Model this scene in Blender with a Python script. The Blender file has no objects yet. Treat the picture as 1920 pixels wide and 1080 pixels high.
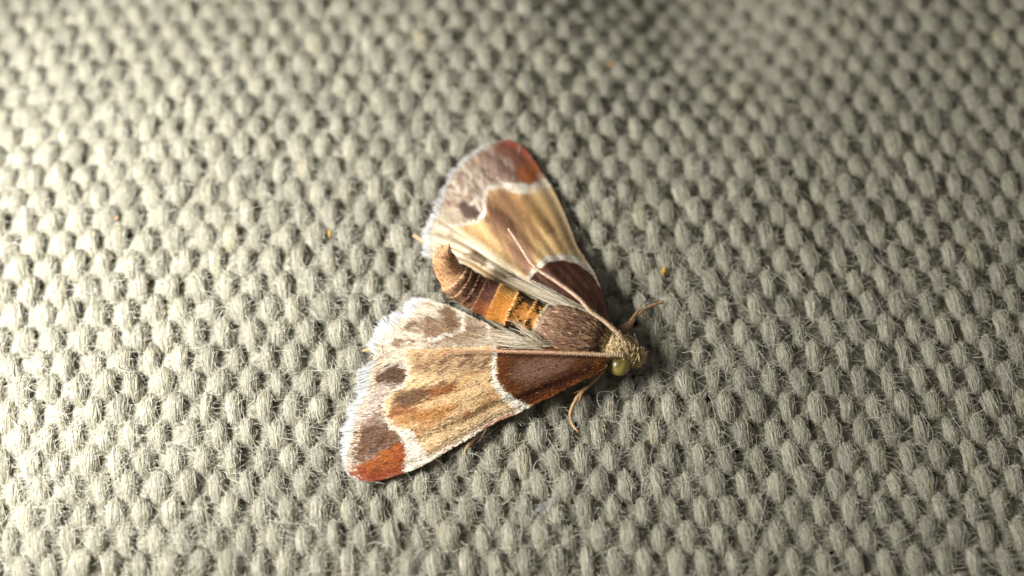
import bpy, math, random
import numpy as np
from mathutils import Vector

R = np.random.default_rng(7)
random.seed(7)
SC = bpy.context.scene
COL = SC.collection

# ------------------------------------------------------------------ camera
# one unit is about 2.25 mm of the real place (about 100 pixels of the photograph at the moth)
TILT = math.radians(32.0)
FPX = 5200.0
DIST = FPX / 100.0
CAM = np.array([0.0, -DIST * math.sin(TILT), DIST * math.cos(TILT)])
cam_data = bpy.data.cameras.new("camera")
cam = bpy.data.objects.new("camera", cam_data)
COL.objects.link(cam)
cam.location = CAM
cam.rotation_euler = (TILT, 0.0, 0.0)
cam_data.sensor_width = 36.0
cam_data.lens = 36.0 * FPX / 1920.0
cam_data.clip_start = 0.5
cam_data.clip_end = 300.0
SC.camera = cam
RIGHT = np.array([1.0, 0.0, 0.0])
UP = np.array([0.0, math.cos(TILT), math.sin(TILT)])
FWD = np.array([0.0, math.sin(TILT), -math.cos(TILT)])


def at(px, py, h):
    """point of the place that stands at height h under a pixel of the photograph"""
    px, py, h = np.broadcast_arrays(np.asarray(px, float), np.asarray(py, float), np.asarray(h, float))
    d = FWD + ((px - 960.0) / FPX)[..., None] * RIGHT + ((540.0 - py) / FPX)[..., None] * UP
    t = (h - CAM[2]) / d[..., 2]
    return CAM + d * t[..., None]


_focus = at(930, 730, 0.5)
cam_data.dof.use_dof = True
cam_data.dof.focus_distance = float(np.dot(_focus - CAM, FWD))
cam_data.dof.aperture_fstop = (cam_data.lens * 1e-3) / 1.35
cam_data.dof.aperture_blades = 0

# ------------------------------------------------------------------ light
world = bpy.data.worlds.new("World")
SC.world = world
world.use_nodes = True
bg = world.node_tree.nodes["Background"]
bg.inputs[0].default_value = (1.0, 0.97, 0.92, 1.0)
bg.inputs[1].default_value = 0.15


def area_lamp(name, loc, target, size, power, color):
    ld = bpy.data.lights.new(name, 'AREA')
    ld.shape = 'DISK'
    ld.size = size
    ld.energy = power
    ld.color = color
    o = bpy.data.objects.new(name, ld)
    COL.objects.link(o)
    o.location = loc
    d = Vector(target) - Vector(loc)
    o.rotation_euler = d.to_track_quat('-Z', 'Y').to_euler()
    return o


area_lamp("key_lamp", (-23.0, -7.6, 22.0), (0.0, 0.0, 0.0), 14.5, 20500.0, (1.0, 0.985, 0.955))
sd_ = bpy.data.lights.new("side_lamp", 'SPOT')
sd_.energy = 72000.0
sd_.color = (1.0, 1.0, 0.985)
sd_.spot_size = math.radians(54.0)
sd_.spot_blend = 1.0
sd_.shadow_soft_size = 4.0
so_ = bpy.data.objects.new("side_lamp", sd_)
COL.objects.link(so_)
so_.location = (-21.0, -3.0, 18.0)
so_.rotation_euler = (Vector((-11.0, -0.3, 0.0)) - so_.location).to_track_quat('-Z', 'Y').to_euler()

SC.view_settings.view_transform = 'Standard'
SC.view_settings.look = 'None'
SC.view_settings.exposure = 0.0
SC.view_settings.gamma = 1.0
SC.render.engine = 'CYCLES'
SC.cycles.use_denoising = True
SC.cycles.max_bounces = 6
SC.cycles.diffuse_bounces = 3
SC.cycles.transparent_max_bounces = 8
SC.cycles.pixel_filter_type = 'BLACKMAN_HARRIS'
SC.cycles_curves.shape = 'RIBBONS'


# ------------------------------------------------------------------ helpers
def lin(c):
    c = np.asarray(c, float) / 255.0
    return np.where(c <= 0.04045, c / 12.92, ((c + 0.055) / 1.055) ** 2.4)


def smooth(a, b, x):
    t = np.clip((x - a) / (b - a), 0, 1)
    return t * t * (3 - 2 * t)


_TAB = np.random.default_rng(3).random((256, 256))


def vnoise(x, y):
    x = np.asarray(x, float); y = np.asarray(y, float)
    xi = np.floor(x).astype(int); yi = np.floor(y).astype(int)
    fx = x - xi; fy = y - yi
    fx = fx * fx * (3 - 2 * fx); fy = fy * fy * (3 - 2 * fy)
    g = lambda a, b: _TAB[a & 255, b & 255]
    return (g(xi, yi) * (1 - fx) + g(xi + 1, yi) * fx) * (1 - fy) + \
           (g(xi, yi + 1) * (1 - fx) + g(xi + 1, yi + 1) * fx) * fy


def fbm(x, y, o=3):
    s = 0; a = 0.5; n = 0
    for k in range(o):
        s = s + a * vnoise(x * 2 ** k + 17.3 * k, y * 2 ** k + 9.1 * k); n += a; a *= 0.5
    return s / n - 0.5


def link(o, parent=None):
    COL.objects.link(o)
    if parent is not None:
        o.parent = parent
    return o


def grid_mesh(name, P, mat, parent=None, closed=False, uv=None, col=None, caps=False):
    """P: (n, m, 3) array of points; closed joins the m direction round"""
    n, m = P.shape[:2]
    V = P.reshape(-1, 3)
    mm = m if closed else m - 1
    a = np.arange(n - 1)[:, None] * m
    j = np.arange(mm)[None, :]
    j2 = (j + 1) % m
    F = np.stack([a + j, a + j2, a + m + j2, a + m + j], -1).reshape(-1, 4)
    me = bpy.data.meshes.new(name)
    me.vertices.add(len(V)); me.vertices.foreach_set("co", V.ravel().astype(np.float32))
    nf = len(F)
    me.loops.add(nf * 4); me.loops.foreach_set("vertex_index", F.ravel().astype(np.int32))
    me.polygons.add(nf)
    me.polygons.foreach_set("loop_start", (np.arange(nf) * 4).astype(np.int32))
    me.polygons.foreach_set("loop_total", np.full(nf, 4, np.int32))
    me.polygons.foreach_set("use_smooth", np.ones(nf, bool))
    me.update(calc_edges=True)
    if uv is not None:
        at_ = me.attributes.new("surf", 'FLOAT2', 'POINT')
        at_.data.foreach_set("vector", uv.reshape(-1, 2).ravel().astype(np.float32))
    if col is not None:
        c4 = np.concatenate([col.reshape(-1, 3), np.ones((len(V), 1))], 1)
        at_ = me.attributes.new("col", 'FLOAT_COLOR', 'POINT')
        at_.data.foreach_set("color", c4.ravel().astype(np.float32))
    me.materials.append(mat)
    return link(bpy.data.objects.new(name, me), parent)


def strands(name, P, rad, col, mat, parent=None):
    """P: (n, k, 3) strand points, rad: (n, k), col: (n, k, 3) or (n, 3)"""
    n, k = P.shape[:2]
    if col.ndim == 2:
        col = np.repeat(col[:, None, :], k, 1)
    cu = bpy.data.hair_curves.new(name)
    cu.add_curves([k] * n)
    cu.attributes["position"].data.foreach_set("vector", P.ravel().astype(np.float32))
    ra = cu.attributes.get("radius") or cu.attributes.new("radius", 'FLOAT', 'POINT')
    ra.data.foreach_set("value", np.broadcast_to(rad, (n, k)).ravel().astype(np.float32))
    ca = cu.attributes.new("col", 'FLOAT_COLOR', 'POINT')
    c4 = np.concatenate([col, np.ones((n, k, 1))], 2)
    ca.data.foreach_set("color", c4.ravel().astype(np.float32))
    cu.materials.append(mat)
    o = link(bpy.data.objects.new(name, cu), parent)
    o["kind"] = "stuff"
    return o


class NT:
    def __init__(self, name):
        self.m = bpy.data.materials.new(name)
        self.m.use_nodes = True
        self.t = self.m.node_tree
        self.b = self.t.nodes["Principled BSDF"]

    def n(self, typ, **kw):
        x = self.t.nodes.new(typ)
        for k, v in kw.items():
            setattr(x, k, v)
        return x

    def l(self, a, b):
        self.t.links.new(a, b)


def attr_material(name, rough=0.6, spec=0.25, sheen=0.0, gain=1.0, noise=None, bump=None, sss=0.0):
    """colour from the object's own colour attribute, broken up by procedural grain"""
    q = NT(name)
    a = q.n('ShaderNodeAttribute', attribute_name="col")
    out = a.outputs["Color"]
    if noise:
        s = q.n('ShaderNodeAttribute', attribute_name="surf")
        mp = q.n('ShaderNodeMapping'); mp.inputs["Scale"].default_value = (noise[0], noise[1], 1)
        q.l(s.outputs["Vector"], mp.inputs["Vector"])
        nz = q.n('ShaderNodeTexNoise'); nz.inputs["Scale"].default_value = 1.0
        nz.inputs["Detail"].default_value = 4
        q.l(mp.outputs[0], nz.inputs["Vector"])
        mr = q.n('ShaderNodeMapRange')
        mr.inputs[1].default_value = 0.25; mr.inputs[2].default_value = 0.75
        mr.inputs[3].default_value = 1 - noise[2]; mr.inputs[4].default_value = 1 + noise[2]
        q.l(nz.outputs["Fac"], mr.inputs[0])
        mx = q.n('ShaderNodeVectorMath', operation='SCALE')
        q.l(out, mx.inputs[0]); q.l(mr.outputs[0], mx.inputs["Scale"])
        out = mx.outputs[0]
        if bump:
            bp = q.n('ShaderNodeBump'); bp.inputs["Strength"].default_value = bump[0]
            bp.inputs["Distance"].default_value = bump[1]
            q.l(nz.outputs["Fac"], bp.inputs["Height"])
            q.l(bp.outputs[0], q.b.inputs["Normal"])
    q.l(out, q.b.inputs["Base Color"])
    q.b.inputs["Roughness"].default_value = rough
    q.b.inputs["Specular IOR Level"].default_value = spec
    if sheen:
        q.b.inputs["Sheen Weight"].default_value = sheen
        q.b.inputs["Sheen Roughness"].default_value = 0.5
    return q.m


MAT_YARN = attr_material("wool_yarn", 0.85, 0.1, 0.15, noise=(5.0, 1.4, 0.35), bump=(0.7, 0.03))
MAT_FIBRE = attr_material("wool_fibre", 0.55, 0.35)
MAT_WING = attr_material("wing_membrane", 0.55, 0.2, noise=(34.0, 15.0, 0.22), bump=(0.5, 0.012))
MAT_SCALE = attr_material("wing_scale", 0.5, 0.16)
MAT_HAIR = attr_material("fine_hair", 0.4, 0.5)
MAT_BODY = attr_material("body_cuticle", 0.55, 0.3, noise=(12.0, 12.0, 0.3), bump=(0.5, 0.02))
MAT_LEG = attr_material("leg_scale", 0.5, 0.3, noise=(9.0, 16.0, 0.3), bump=(0.5, 0.012))

# ------------------------------------------------------------------ the cloth
PW = 0.53      # pitch of the weft rows
PX = 0.264      # pitch of the warp yarns
Y0, Y1 = -8.4, 10.4
NX = 48        # warp yarns each side of the middle
NJ0, NJ1 = -15, 19


def H(x, y):
    """lie of the cloth"""
    z = -0.017 * np.maximum(y - 1.0, 0) ** 2
    z = z - 1.25 * np.exp(-(((x - 3.6) / 2.3) ** 2 + ((y - 8.0) / 3.0) ** 2))
    z = z + 0.22 * np.exp(-(((x + 0.6) / 2.2) ** 2 + ((y - 6.6) / 2.4) ** 2))
    z = z - 0.010 * np.maximum(-x - 3.5, 0) ** 2
    z = z + 0.006 * np.maximum(x - 4.0, 0) ** 2
    return z


cloth_x = np.linspace(-13.2, 13.2, 67); cloth_y = np.linspace(Y0 - .3, Y1 + .3, 49)
gx, gy = np.meshgrid(cloth_x, cloth_y, indexing='ij')
_P = np.stack([gx, gy, H(gx, gy) - 0.5], -1)  # dark backing sheet added below the yarns to make the gaps read dark
cloth = grid_mesh("woven_cloth", _P, MAT_YARN, uv=np.stack([gx, gy], -1),
                  col=np.broadcast_to(lin((92, 86, 66)), gx.shape + (3,)))
cloth["kind"] = "structure"
cloth["label"] = "coarse grey beige woven cloth of thick fuzzy yarns under the moth"

WOOL = np.array([0.43, 0.407, 0.318])
JR = np.arange(NJ0 - 2, NJ1 + 3)


class Warp:
    def __init__(self, i):
        self.i = i
        n = len(JR)
        self.x0 = i * PX + R.normal(0, 0.012)
        self.dx = R.normal(0, 0.020, n)
        self.sc = 1 + np.clip(R.normal(0, 0.15, n), -.32, .32)
        self.dz = R.normal(0, 0.030, n)
        self.dy = R.normal(0, 0.042, n)
        self.tint = R.random(n)
        self.lean = R.normal(0, 0.05, n)

    def at(self, arr, y):
        return np.interp(y / PW, JR, arr)

    def centre(self, y):
        ph = math.pi * ((y + self.at(self.dy, y)) / PW + self.i)
        k = 0.06 + 0.19 * smooth(-2.0, 8.0, self.x0) + self.at(self.lean, y)
        x = self.x0 + self.at(self.dx, y) - k * PW / math.pi * np.sin(ph)
        x = x + 0.05 * np.sin(y * 0.5 + 0.2 * self.x0)
        c = np.cos(ph)
        z = 0.19 * np.sign(c) * np.abs(c) ** 0.95 + self.at(self.dz, y) + H(x, y)
        return x, z, c

    def surf(self, y, th, off=0.0):
        x, z, c = self.centre(y)
        e = 0.01
        _, z2, _ = self.centre(y + e)
        dz = np.clip((z2 - z) / e, -1.6, 1.6)
        q = np.sqrt(1 + dz * dz)
        ny, nz = -dz / q, 1 / q
        s = self.at(self.sc, y)
        up = 0.5 + 0.5 * c
        w = (0.070 + 0.064 * up ** 1.4) * s
        h = (0.09 + 0.060 * up) * (0.5 + 0.5 * s)
        u = np.sin(th) * (w + off); v = np.cos(th) * (h + off)
        return np.stack([x + u, y + ny * v, z + nz * v], -1), c


def yarn_colour(t, y, x, n):
    c = WOOL * (0.78 + 0.36 * t)[:, None]
    yel = smooth(0.975, 1.0, t)[:, None]
    c = c * (1 - yel) + yel * np.array([0.46, 0.41, 0.20])
    return c


NTH = 12
warp_y = np.arange(Y0, Y1, 0.046)
th_ring = np.linspace(0, 2 * math.pi, NTH, endpoint=False)
for i in range(-NX, NX + 1):
    w = Warp(i)
    yy, tt = np.meshgrid(warp_y, th_ring, indexing='ij')
    P, c = w.surf(yy, tt)
    # fibre bundles along the yarn: shallow grooves that follow the twist
    g = 0.011 * np.sin(7 * (tt + 0.9 * yy) + 3 * np.sin(yy * 3 + i)) + 0.02 * fbm(yy * 9 + i * 7.7, tt * 2.0, 2)
    P[..., 0] += np.sin(tt) * g; P[..., 2] += np.cos(tt) * g
    t = w.at(w.tint, yy.ravel())
    col = yarn_colour(t, yy.ravel(), None, None) * 0.8
    o = grid_mesh("warp_yarn", P, MAT_YARN, cloth, closed=True,
                  uv=np.stack([tt * 0.6 + yy * 0.5 + i * 3.1, yy * 1.2], -1), col=col)
    # ---- the yarn's own fibres
    js = [j for j in range(NJ0, NJ1 + 1) if (i + j) % 2 == 0 and Y0 + .4 < j * PW < Y1 - .4]
    nl, nf = 150, 210
    K = 7
    tk = np.linspace(0, 1, K)[None, :]
    yc = np.repeat(np.array(js) * PW, nl)
    n = len(yc)
    L = R.uniform(0.14, 0.46, n)[:, None]
    y0 = yc + R.uniform(-0.36, 0.20, n)
    ysn = y0[:, None] + L * tk
    th0 = R.uniform(-1.6, 1.6, n)[:, None]
    tw = R.normal(-0.45, 0.9, n)[:, None]
    lift = (R.random(n) ** 4)[:, None] * 0.10
    thn = th0 + tw * L * tk * 1.6 + R.normal(0, 0.10, (n, K)).cumsum(1) * 0.6
    flip = R.random(n) < 0.5
    off = 0.002 + R.uniform(0, 0.012, n)[:, None] + lift * np.where(flip[:, None], tk, 1 - tk) ** 2
    PL, cc = w.surf(ysn, thn, off)
    rl = R.uniform(0.0018, 0.0044, n)[:, None] * np.ones((1, K))
    cl = WOOL * (0.70 + 0.62 * R.random(n) ** 1.4)[:, None]
    tl = w.at(w.tint, yc)
    cl *= (0.82 + 0.30 * tl)[:, None]
    ye = (R.random(n) < 0.02 + 0.25 * smooth(.975, 1.0, tl))
    cl[ye] = cl[ye] * np.array([1.0, 0.92, 0.5])
    # loose ends that stand off the yarn, thick on some knots and worn off on others
    yc = np.repeat(np.array(js) * PW, nf)
    dens = np.repeat(R.uniform(.12, 1.0, len(js)) ** .8, nf)
    yc = yc[R.random(len(yc)) < dens]
    n = len(yc)
    y0 = yc + R.uniform(-0.33, 0.33, n)
    th0 = R.uniform(-1.6, 1.6, n)
    p0, _ = w.surf(y0, th0, 0.0)
    nrm = np.stack([np.sin(th0), R.normal(0, .5, n), np.cos(th0) * 0.8], -1)
    d = nrm * R.uniform(0.1, 0.75, n)[:, None] + R.normal(0, 0.75, (n, 3)) * np.array([1, 1, 0.5])
    d /= np.linalg.norm(d, axis=1)[:, None]
    d[:, 2] = np.abs(d[:, 2]) * 0.8
    Lf = R.uniform(0.03, 0.17, n) * (1 + 1.6 * (R.random(n) < 0.08))
    cv = R.normal(0, 0.95, (n, 3)) * np.array([1, 1, .5])
    wv = R.normal(0, 0.022, (n, 3)); fr = R.uniform(3, 9, n)
    tk3 = tk[:, :, None]
    PF = p0[:, None, :] + d[:, None, :] * Lf[:, None, None] * tk3 + cv[:, None, :] * (Lf[:, None, None] * tk3 ** 2) \
        + wv[:, None, :] * np.sin(fr[:, None] * tk)[:, :, None]
    rf = R.uniform(0.0014, 0.0036, n)[:, None] * (1 - 0.45 * tk)
    cf = WOOL * np.array([1.12, 1.13, 1.16]) * (0.8 + 0.7 * R.random(n))[:, None]
    f = strands("fibres", np.concatenate([PL, PF]), np.concatenate([rl, rf]), np.concatenate([cl, cf]), MAT_FIBRE, o)

NTW = 10
weft_x = np.arange(-13.0, 13.0, 0.07)
th_w = np.linspace(0, 2 * math.pi, NTW, endpoint=False)
for j in range(NJ0, NJ1 + 1):
    xx, tt = np.meshgrid(weft_x, th_w, indexing='ij')
    yb = j * PW + 0.02 * np.sin(xx * 0.7 + j) + R.normal(0, .008)
    c = np.cos(math.pi * (xx / PX + j))
    h = 0.105 + 0.012 * fbm(xx * 3, j * 5.0 + tt, 2); wd = 0.185 - 0.02 * c
    z = -0.035 - 0.06 * c + H(xx, yb)
    P = np.stack([xx, yb + np.sin(tt) * wd, z + np.cos(tt) * h], -1)
    t = vnoise(xx.ravel() * 2.1, np.full(xx.size, j * 3.7)) * 0.9
    o = grid_mesh("weft_yarn", P, MAT_YARN, cloth, closed=True, uv=np.stack([tt * 0.6 + xx * .4, xx * 1.5 + j], -1),
                  col=yarn_colour(t, None, None, None) * 0.95)
    xs = np.array([i * PX for i in range(-NX, NX + 1) if (i + j) % 2])
    nl = 34
    xc = np.repeat(xs, nl); n = len(xc)
    K = 5; tk = np.linspace(-.5, .5, K)[None, :]
    x_ = xc[:, None] + R.uniform(-.1, .1, n)[:, None] + R.uniform(.1, .26, n)[:, None] * tk
    t_ = R.uniform(-1.3, 1.3, n)[:, None] + R.normal(0, .8, n)[:, None] * tk
    of = R.uniform(0.002, 0.02, n)[:, None] + (R.random(n) ** 4)[:, None] * 0.07 * (tk + .5) ** 2
    c = np.cos(math.pi * (x_ / PX + j))
    yb = j * PW + 0.02 * np.sin(x_ * 0.7 + j)
    PL = np.stack([x_, yb + np.sin(t_) * (0.2 + of), -0.035 - 0.06 * c + H(x_, yb) + np.cos(t_) * (0.108 + of)], -1)
    strands("fibres", PL, R.uniform(.002, .0045, n)[:, None] * np.ones((1, K)),
            WOOL * (0.78 + 0.34 * R.random(n))[:, None], MAT_FIBRE, o)


n, K = 420, 12
sx = R.uniform(-11.5, 11.5, n); sy = R.uniform(-7, 9, n); sa = R.uniform(0, 2 * math.pi, n)
L = R.uniform(.2, .85, n)
tk = np.linspace(0, 1, K)
aa = sa[:, None] + np.cumsum(R.normal(0, .28, (n, K)), 1) + R.normal(0, 1.6, (n, 1)) * tk[None, :]
X = sx[:, None] + np.cumsum(np.cos(aa), 1) * (L / K)[:, None]
Y = sy[:, None] + np.cumsum(np.sin(aa), 1) * (L / K)[:, None]
Z = H(X, Y) + R.uniform(.24, .36, n)[:, None] + .10 * np.sin(tk * 3.0)[None, :] * R.normal(.3, .6, n)[:, None]
strands("stray_fibres", np.stack([X, Y, Z], -1), R.uniform(.0025, .005, n)[:, None] * np.ones((1, K)),
        np.array([.56, .55, .48]) * R.uniform(.6, 1.2, n)[:, None], MAT_FIBRE, cloth)

# ------------------------------------------------------------------ tracing helpers for the moth
def z1(p): p = np.asarray(p, float); return np.stack([620 + p[:, 0] / 2.7, 520 + p[:, 1] / 2.7], 1)
def z2(p): p = np.asarray(p, float); return np.stack([760 + p[:, 0] / 2.7, 240 + p[:, 1] / 2.7], 1)
def z3(p): p = np.asarray(p, float); return np.stack([920 + p[:, 0] / 3.858, 540 + p[:, 1] / 3.858], 1)
def z4(p): p = np.asarray(p, float); return np.stack([760 + p[:, 0] / 4.153, 420 + p[:, 1] / 4.153], 1)


def spline(pts, u):
    """smooth curve through pts (n, k), by arc length in the first two columns, at u in 0..1"""
    pts = np.asarray(pts, float)
    n = len(pts)
    d = np.r_[0, np.cumsum(np.linalg.norm(np.diff(pts[:, :2], axis=0), axis=1))]
    d /= d[-1]
    m = np.zeros_like(pts)
    m[1:-1] = (pts[2:] - pts[:-2]) / (d[2:] - d[:-2])[:, None]
    m[0] = (pts[1] - pts[0]) / (d[1] - d[0]); m[-1] = (pts[-1] - pts[-2]) / (d[-1] - d[-2])
    u = np.clip(np.asarray(u, float), 0, 1)
    k = np.clip(np.searchsorted(d, u, side='right') - 1, 0, n - 2)
    h = d[k + 1] - d[k]; t = (u - d[k]) / h
    t2, t3 = t * t, t ** 3
    e = lambda a: a[..., None]
    return e(2 * t3 - 3 * t2 + 1) * pts[k] + e((t3 - 2 * t2 + t) * h) * m[k] + e(-2 * t3 + 3 * t2) * pts[k + 1] + e((t3 - t2) * h) * m[k + 1]


def sdf(poly, x, y):
    """signed distance to a polygon, positive inside"""
    poly = np.asarray(poly, float)
    best = np.full(x.shape, 1e9); inside = np.zeros(x.shape, bool)
    for a, b in zip(poly, np.roll(poly, -1, 0)):
        ex, ey = b - a
        wx, wy = x - a[0], y - a[1]
        t = np.clip((wx * ex + wy * ey) / (ex * ex + ey * ey + 1e-9), 0, 1)
        best = np.minimum(best, (wx - ex * t) ** 2 + (wy - ey * t) ** 2)
        cond = ((a[1] <= y) & (b[1] > y)) | ((b[1] <= y) & (a[1] > y))
        with np.errstate(divide='ignore', invalid='ignore'):
            xi = a[0] + (y - a[1]) * ex / (ey if abs(ey) > 1e-9 else 1e-9)
        inside ^= cond & (x < xi)
    return np.where(inside, 1, -1) * np.sqrt(best)


def line_d(pts, x, y):
    """distance to a polyline and the place along it"""
    pts = np.asarray(pts, float)
    best = np.full(x.shape, 1e9); wb = np.zeros(x.shape); n = len(pts) - 1
    for k in range(n):
        a, b = pts[k], pts[k + 1]; e = b - a
        t = np.clip(((x - a[0]) * e[0] + (y - a[1]) * e[1]) / (e @ e + 1e-9), 0, 1)
        d = (x - a[0] - e[0] * t) ** 2 + (y - a[1] - e[1] * t) ** 2
        m = d < best
        best = np.where(m, d, best); wb = np.where(m, (k + t) / n, wb)
    return np.sqrt(best), wb


class Wing:
    """surface patch between a leading edge and a trailing edge, each traced from the base outwards"""

    def __init__(self, lead, trail, outer, base, bulge, ridges, axis):
        self.lead, self.trail, self.outer, self.base = lead, trail, outer, base
        self.bulge, self.ridges, self.axis = bulge, ridges, axis

    def flat(self, u, v):
        c0 = spline(self.lead, u); c1 = spline(self.trail, u)
        d0 = spline(self.base, v); d1 = spline(self.outer, v)
        U = u[..., None]; V = v[..., None]
        p00, p01 = self.lead[0], self.trail[0]; p10, p11 = self.lead[-1], self.trail[-1]
        B = (1 - U) * (1 - V) * p00 + (1 - U) * V * p01 + U * (1 - V) * p10 + U * V * p11
        q = (1 - V) * c0 + V * c1 + (1 - U) * d0 + U * d1 - B
        h = q[..., 2] + self.bulge * np.sin(math.pi * np.clip(u, 0, 1)) ** .8 * np.sin(math.pi * np.clip(v, 0, 1))
        for (k, a, p) in self.ridges:
            h = h + a * np.cos(2 * math.pi * (k * v + p)) * smooth(0.05, 0.5, u)
        return q[..., 0], q[..., 1], h

    def pos(self, u, v):
        x, y, h = self.flat(u, v)
        return at(x, y, h), x, y

    def frame(self, u, v):
        e = 0.004
        p, x, y = self.pos(u, v)
        pu = self.pos(np.minimum(u + e, 1), v)[0] - self.pos(np.minimum(u + e, 1) - 2 * e, v)[0]
        pv = self.pos(u, np.minimum(v + e, 1))[0] - self.pos(u, np.minimum(v + e, 1) - 2 * e)[0]
        pu /= np.linalg.norm(pu, axis=-1, keepdims=True) + 1e-9
        pv /= np.linalg.norm(pv, axis=-1, keepdims=True) + 1e-9
        nn = np.cross(pu, pv)
        nn /= np.linalg.norm(nn, axis=-1, keepdims=True) + 1e-9
        nn *= np.sign(nn[..., 2:3] + 1e-12)
        return p, pu, pv, nn, x, y


def streak(axis, x, y, la, lb, seed=0, o=3):
    """noise drawn out along the wing; axis in pixels, la along and lb across"""
    ax = np.asarray(axis, float); ax = ax / np.linalg.norm(ax)
    a = x * ax[0] + y * ax[1]; b = -x * ax[1] + y * ax[0]
    return fbm(a / la + seed * 13.7, b / lb + seed * 5.1, o)


def mix(c, col, m):
    return c * (1 - m[..., None]) + np.asarray(col) * m[..., None]


# ------------------------------------------------------------------ the moth
moth = bpy.data.objects.new("moth", None)
moth.empty_display_size = 0.3
link(moth)
_m = at(1060, 620, 0.3)
moth.location = _m
moth["label"] = "brown and ochre moth with white banded wings spread on the woven cloth"
moth["category"] = "moth"


def adopt(o):
    o.parent = moth
    o.matrix_parent_inverse.identity()
    o.location = -Vector(_m)
    return o


G = 1.0    # scale from seen colour to surface colour


def C(*rgb):
    c = lin(rgb)
    g = c @ np.array([.25, .65, .10])
    return np.clip((c * 0.88 + g * 0.12) * np.array([.84, .83, .80]), 0.004, 0.9)


# ---- patterns, in the plane of the traced wing
AX1 = (-0.87, 0.5)     # lower forewing, base to margin
AX2 = (-0.42, -0.9)    # upper forewing


def pat_lower_forewing(x, y):
    s = lambda la, lb, k=0, o=3: streak(AX1, x, y, la, lb, k, o)
    c = mix(np.zeros(x.shape + (3,)), C(212, 178, 128), np.ones(x.shape))
    c = mix(c, C(226, 196, 148), smooth(-.1, .25, s(60, 9, 1)) * .8)
    c = mix(c, C(180, 126, 60), smooth(.02, .25, s(70, 8, 2)) * .6)
    # greyish upper field
    d = sdf(z1([(420, 380), (560, 385), (840, 385), (820, 470), (640, 500), (430, 490)]), x, y)
    c = mix(c, C(170, 135, 98), smooth(-9, 12, d) * .75)
    c = mix(c, C(112, 82, 60), smooth(-9, 12, d) * smooth(-.03, .15, s(16, 3.4, 3)) * .85)
    # ochre stripe and brown smudge
    d = sdf(z1([(320, 690), (480, 660), (660, 640), (640, 690), (480, 735), (330, 745)]), x, y)
    c = mix(c, C(176, 112, 36), smooth(-9, 9, d + 20 * s(30, 6, 4)) * .75)
    d = sdf(z1([(330, 590), (430, 560), (560, 540), (660, 535), (640, 570), (560, 600), (420, 660), (330, 700), (310, 660)]), x, y)
    c = mix(c, C(98, 68, 48), smooth(-7, 8, d + 34 * s(20, 4, 5)) * .9)
    d = sdf(z1([(500, 570), (640, 550), (590, 600), (520, 620)]), x, y)
    c = mix(c, C(165, 92, 22), smooth(-6, 8, d + 24 * s(18, 4, 6)) * .8)
    d = sdf(z1([(300, 650), (460, 650), (440, 690), (310, 710)]), x, y)
    c = mix(c, C(150, 82, 34), smooth(-6, 8, d + 24 * s(18, 4, 7)) * .7)
    d = sdf(z1([(690, 670), (715, 680), (715, 695), (690, 690)]), x, y)
    c = mix(c, C(186, 104, 30), smooth(-6, 4, d + 8 * s(8, 4, 7)) * .7)
    # pale costal field
    d, _ = line_d(z1([(480, 940), (620, 860), (830, 740), (1000, 655)]), x, y)
    c = mix(c, C(206, 178, 138), smooth(26, 6, d + 24 * s(24, 5, 8)) * .85)
    c = mix(c, C(228, 214, 194), smooth(9, 3, d + 10 * s(12, 4, 9)))
    c = mix(c, C(176, 98, 48), smooth(5, 1, np.abs(d - 1)) * smooth(.08, .2, s(26, 40, 10)) * .8)
    # field outside the outer line
    pm = z1([(398, 385), (392, 430), (408, 500), (392, 540), (330, 572), (282, 632), (288, 700), (315, 752), (375, 790), (405, 860), (392, 985)])
    outer = np.vstack([pm, z1([(300, 1100), (0, 1100), (0, 300), (398, 300)])])
    do = sdf(outer, x, y)
    mo = smooth(-1.5, 2.5, do + 5 * s(9, 3, 11))
    oc = mix(np.zeros(x.shape + (3,)), C(148, 118, 92), np.ones(x.shape))
    oc = mix(oc, C(176, 158, 148), smooth(-.05, .2, s(18, 6, 12)) * .7)
    oc = mix(oc, C(94, 66, 50), smooth(.0, .2, s(16, 5, 13)) * .8)
    oc = mix(oc, C(204, 194, 182), smooth(.06, .2, s(9, 3, 33, 2)) * .6)
    d = sdf(z1([(330, 360), (410, 360), (400, 440), (330, 440), (260, 480), (240, 450)]), x, y)
    oc = mix(oc, C(206, 192, 168), smooth(-6, 8, d + 14 * s(14, 4, 15)) * .9)
    d = sdf(z1([(235, 520), (290, 450), (350, 440), (390, 470), (392, 520), (360, 545), (260, 550)]), x, y)
    oc = mix(oc, C(84, 60, 44), smooth(-4, 6, d + 26 * s(13, 4, 14)) * .95)
    d = sdf(z1([(190, 560), (320, 545), (330, 580), (270, 640), (240, 700), (180, 700), (160, 640)]), x, y)
    oc = mix(oc, C(186, 170, 158), smooth(-8, 8, d + 20 * s(12, 4, 16)) * .8)
    d = sdf(z1([(235, 740), (310, 750), (370, 800), (350, 830), (240, 900), (120, 960), (110, 860), (150, 760)]), x, y)
    oc = mix(oc, C(98, 64, 44), smooth(-8, 8, d + 28 * s(22, 5, 17)) * .75)
    d = sdf(z1([(365, 815), (415, 865), (390, 985), (290, 1030), (130, 1050), (90, 985), (200, 930), (290, 860)]), x, y)
    ap = smooth(-5, 7, d + 18 * s(26, 4, 18))
    oc = mix(oc, C(156, 76, 24), ap * .95)
    oc = mix(oc, C(180, 102, 28), ap * smooth(.0, .2, s(28, 4, 19)) * .8)
    d, _ = line_d(z1([(385, 985), (290, 1015), (200, 1035), (110, 1005), (100, 930)]), x, y)
    oc = mix(oc, C(142, 62, 34), ap * smooth(22, 4, d + 16 * s(20, 4, 20)) * .9)
    d, _ = line_d(z1([(120, 800), (106, 880), (106, 985)]), x, y)
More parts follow.
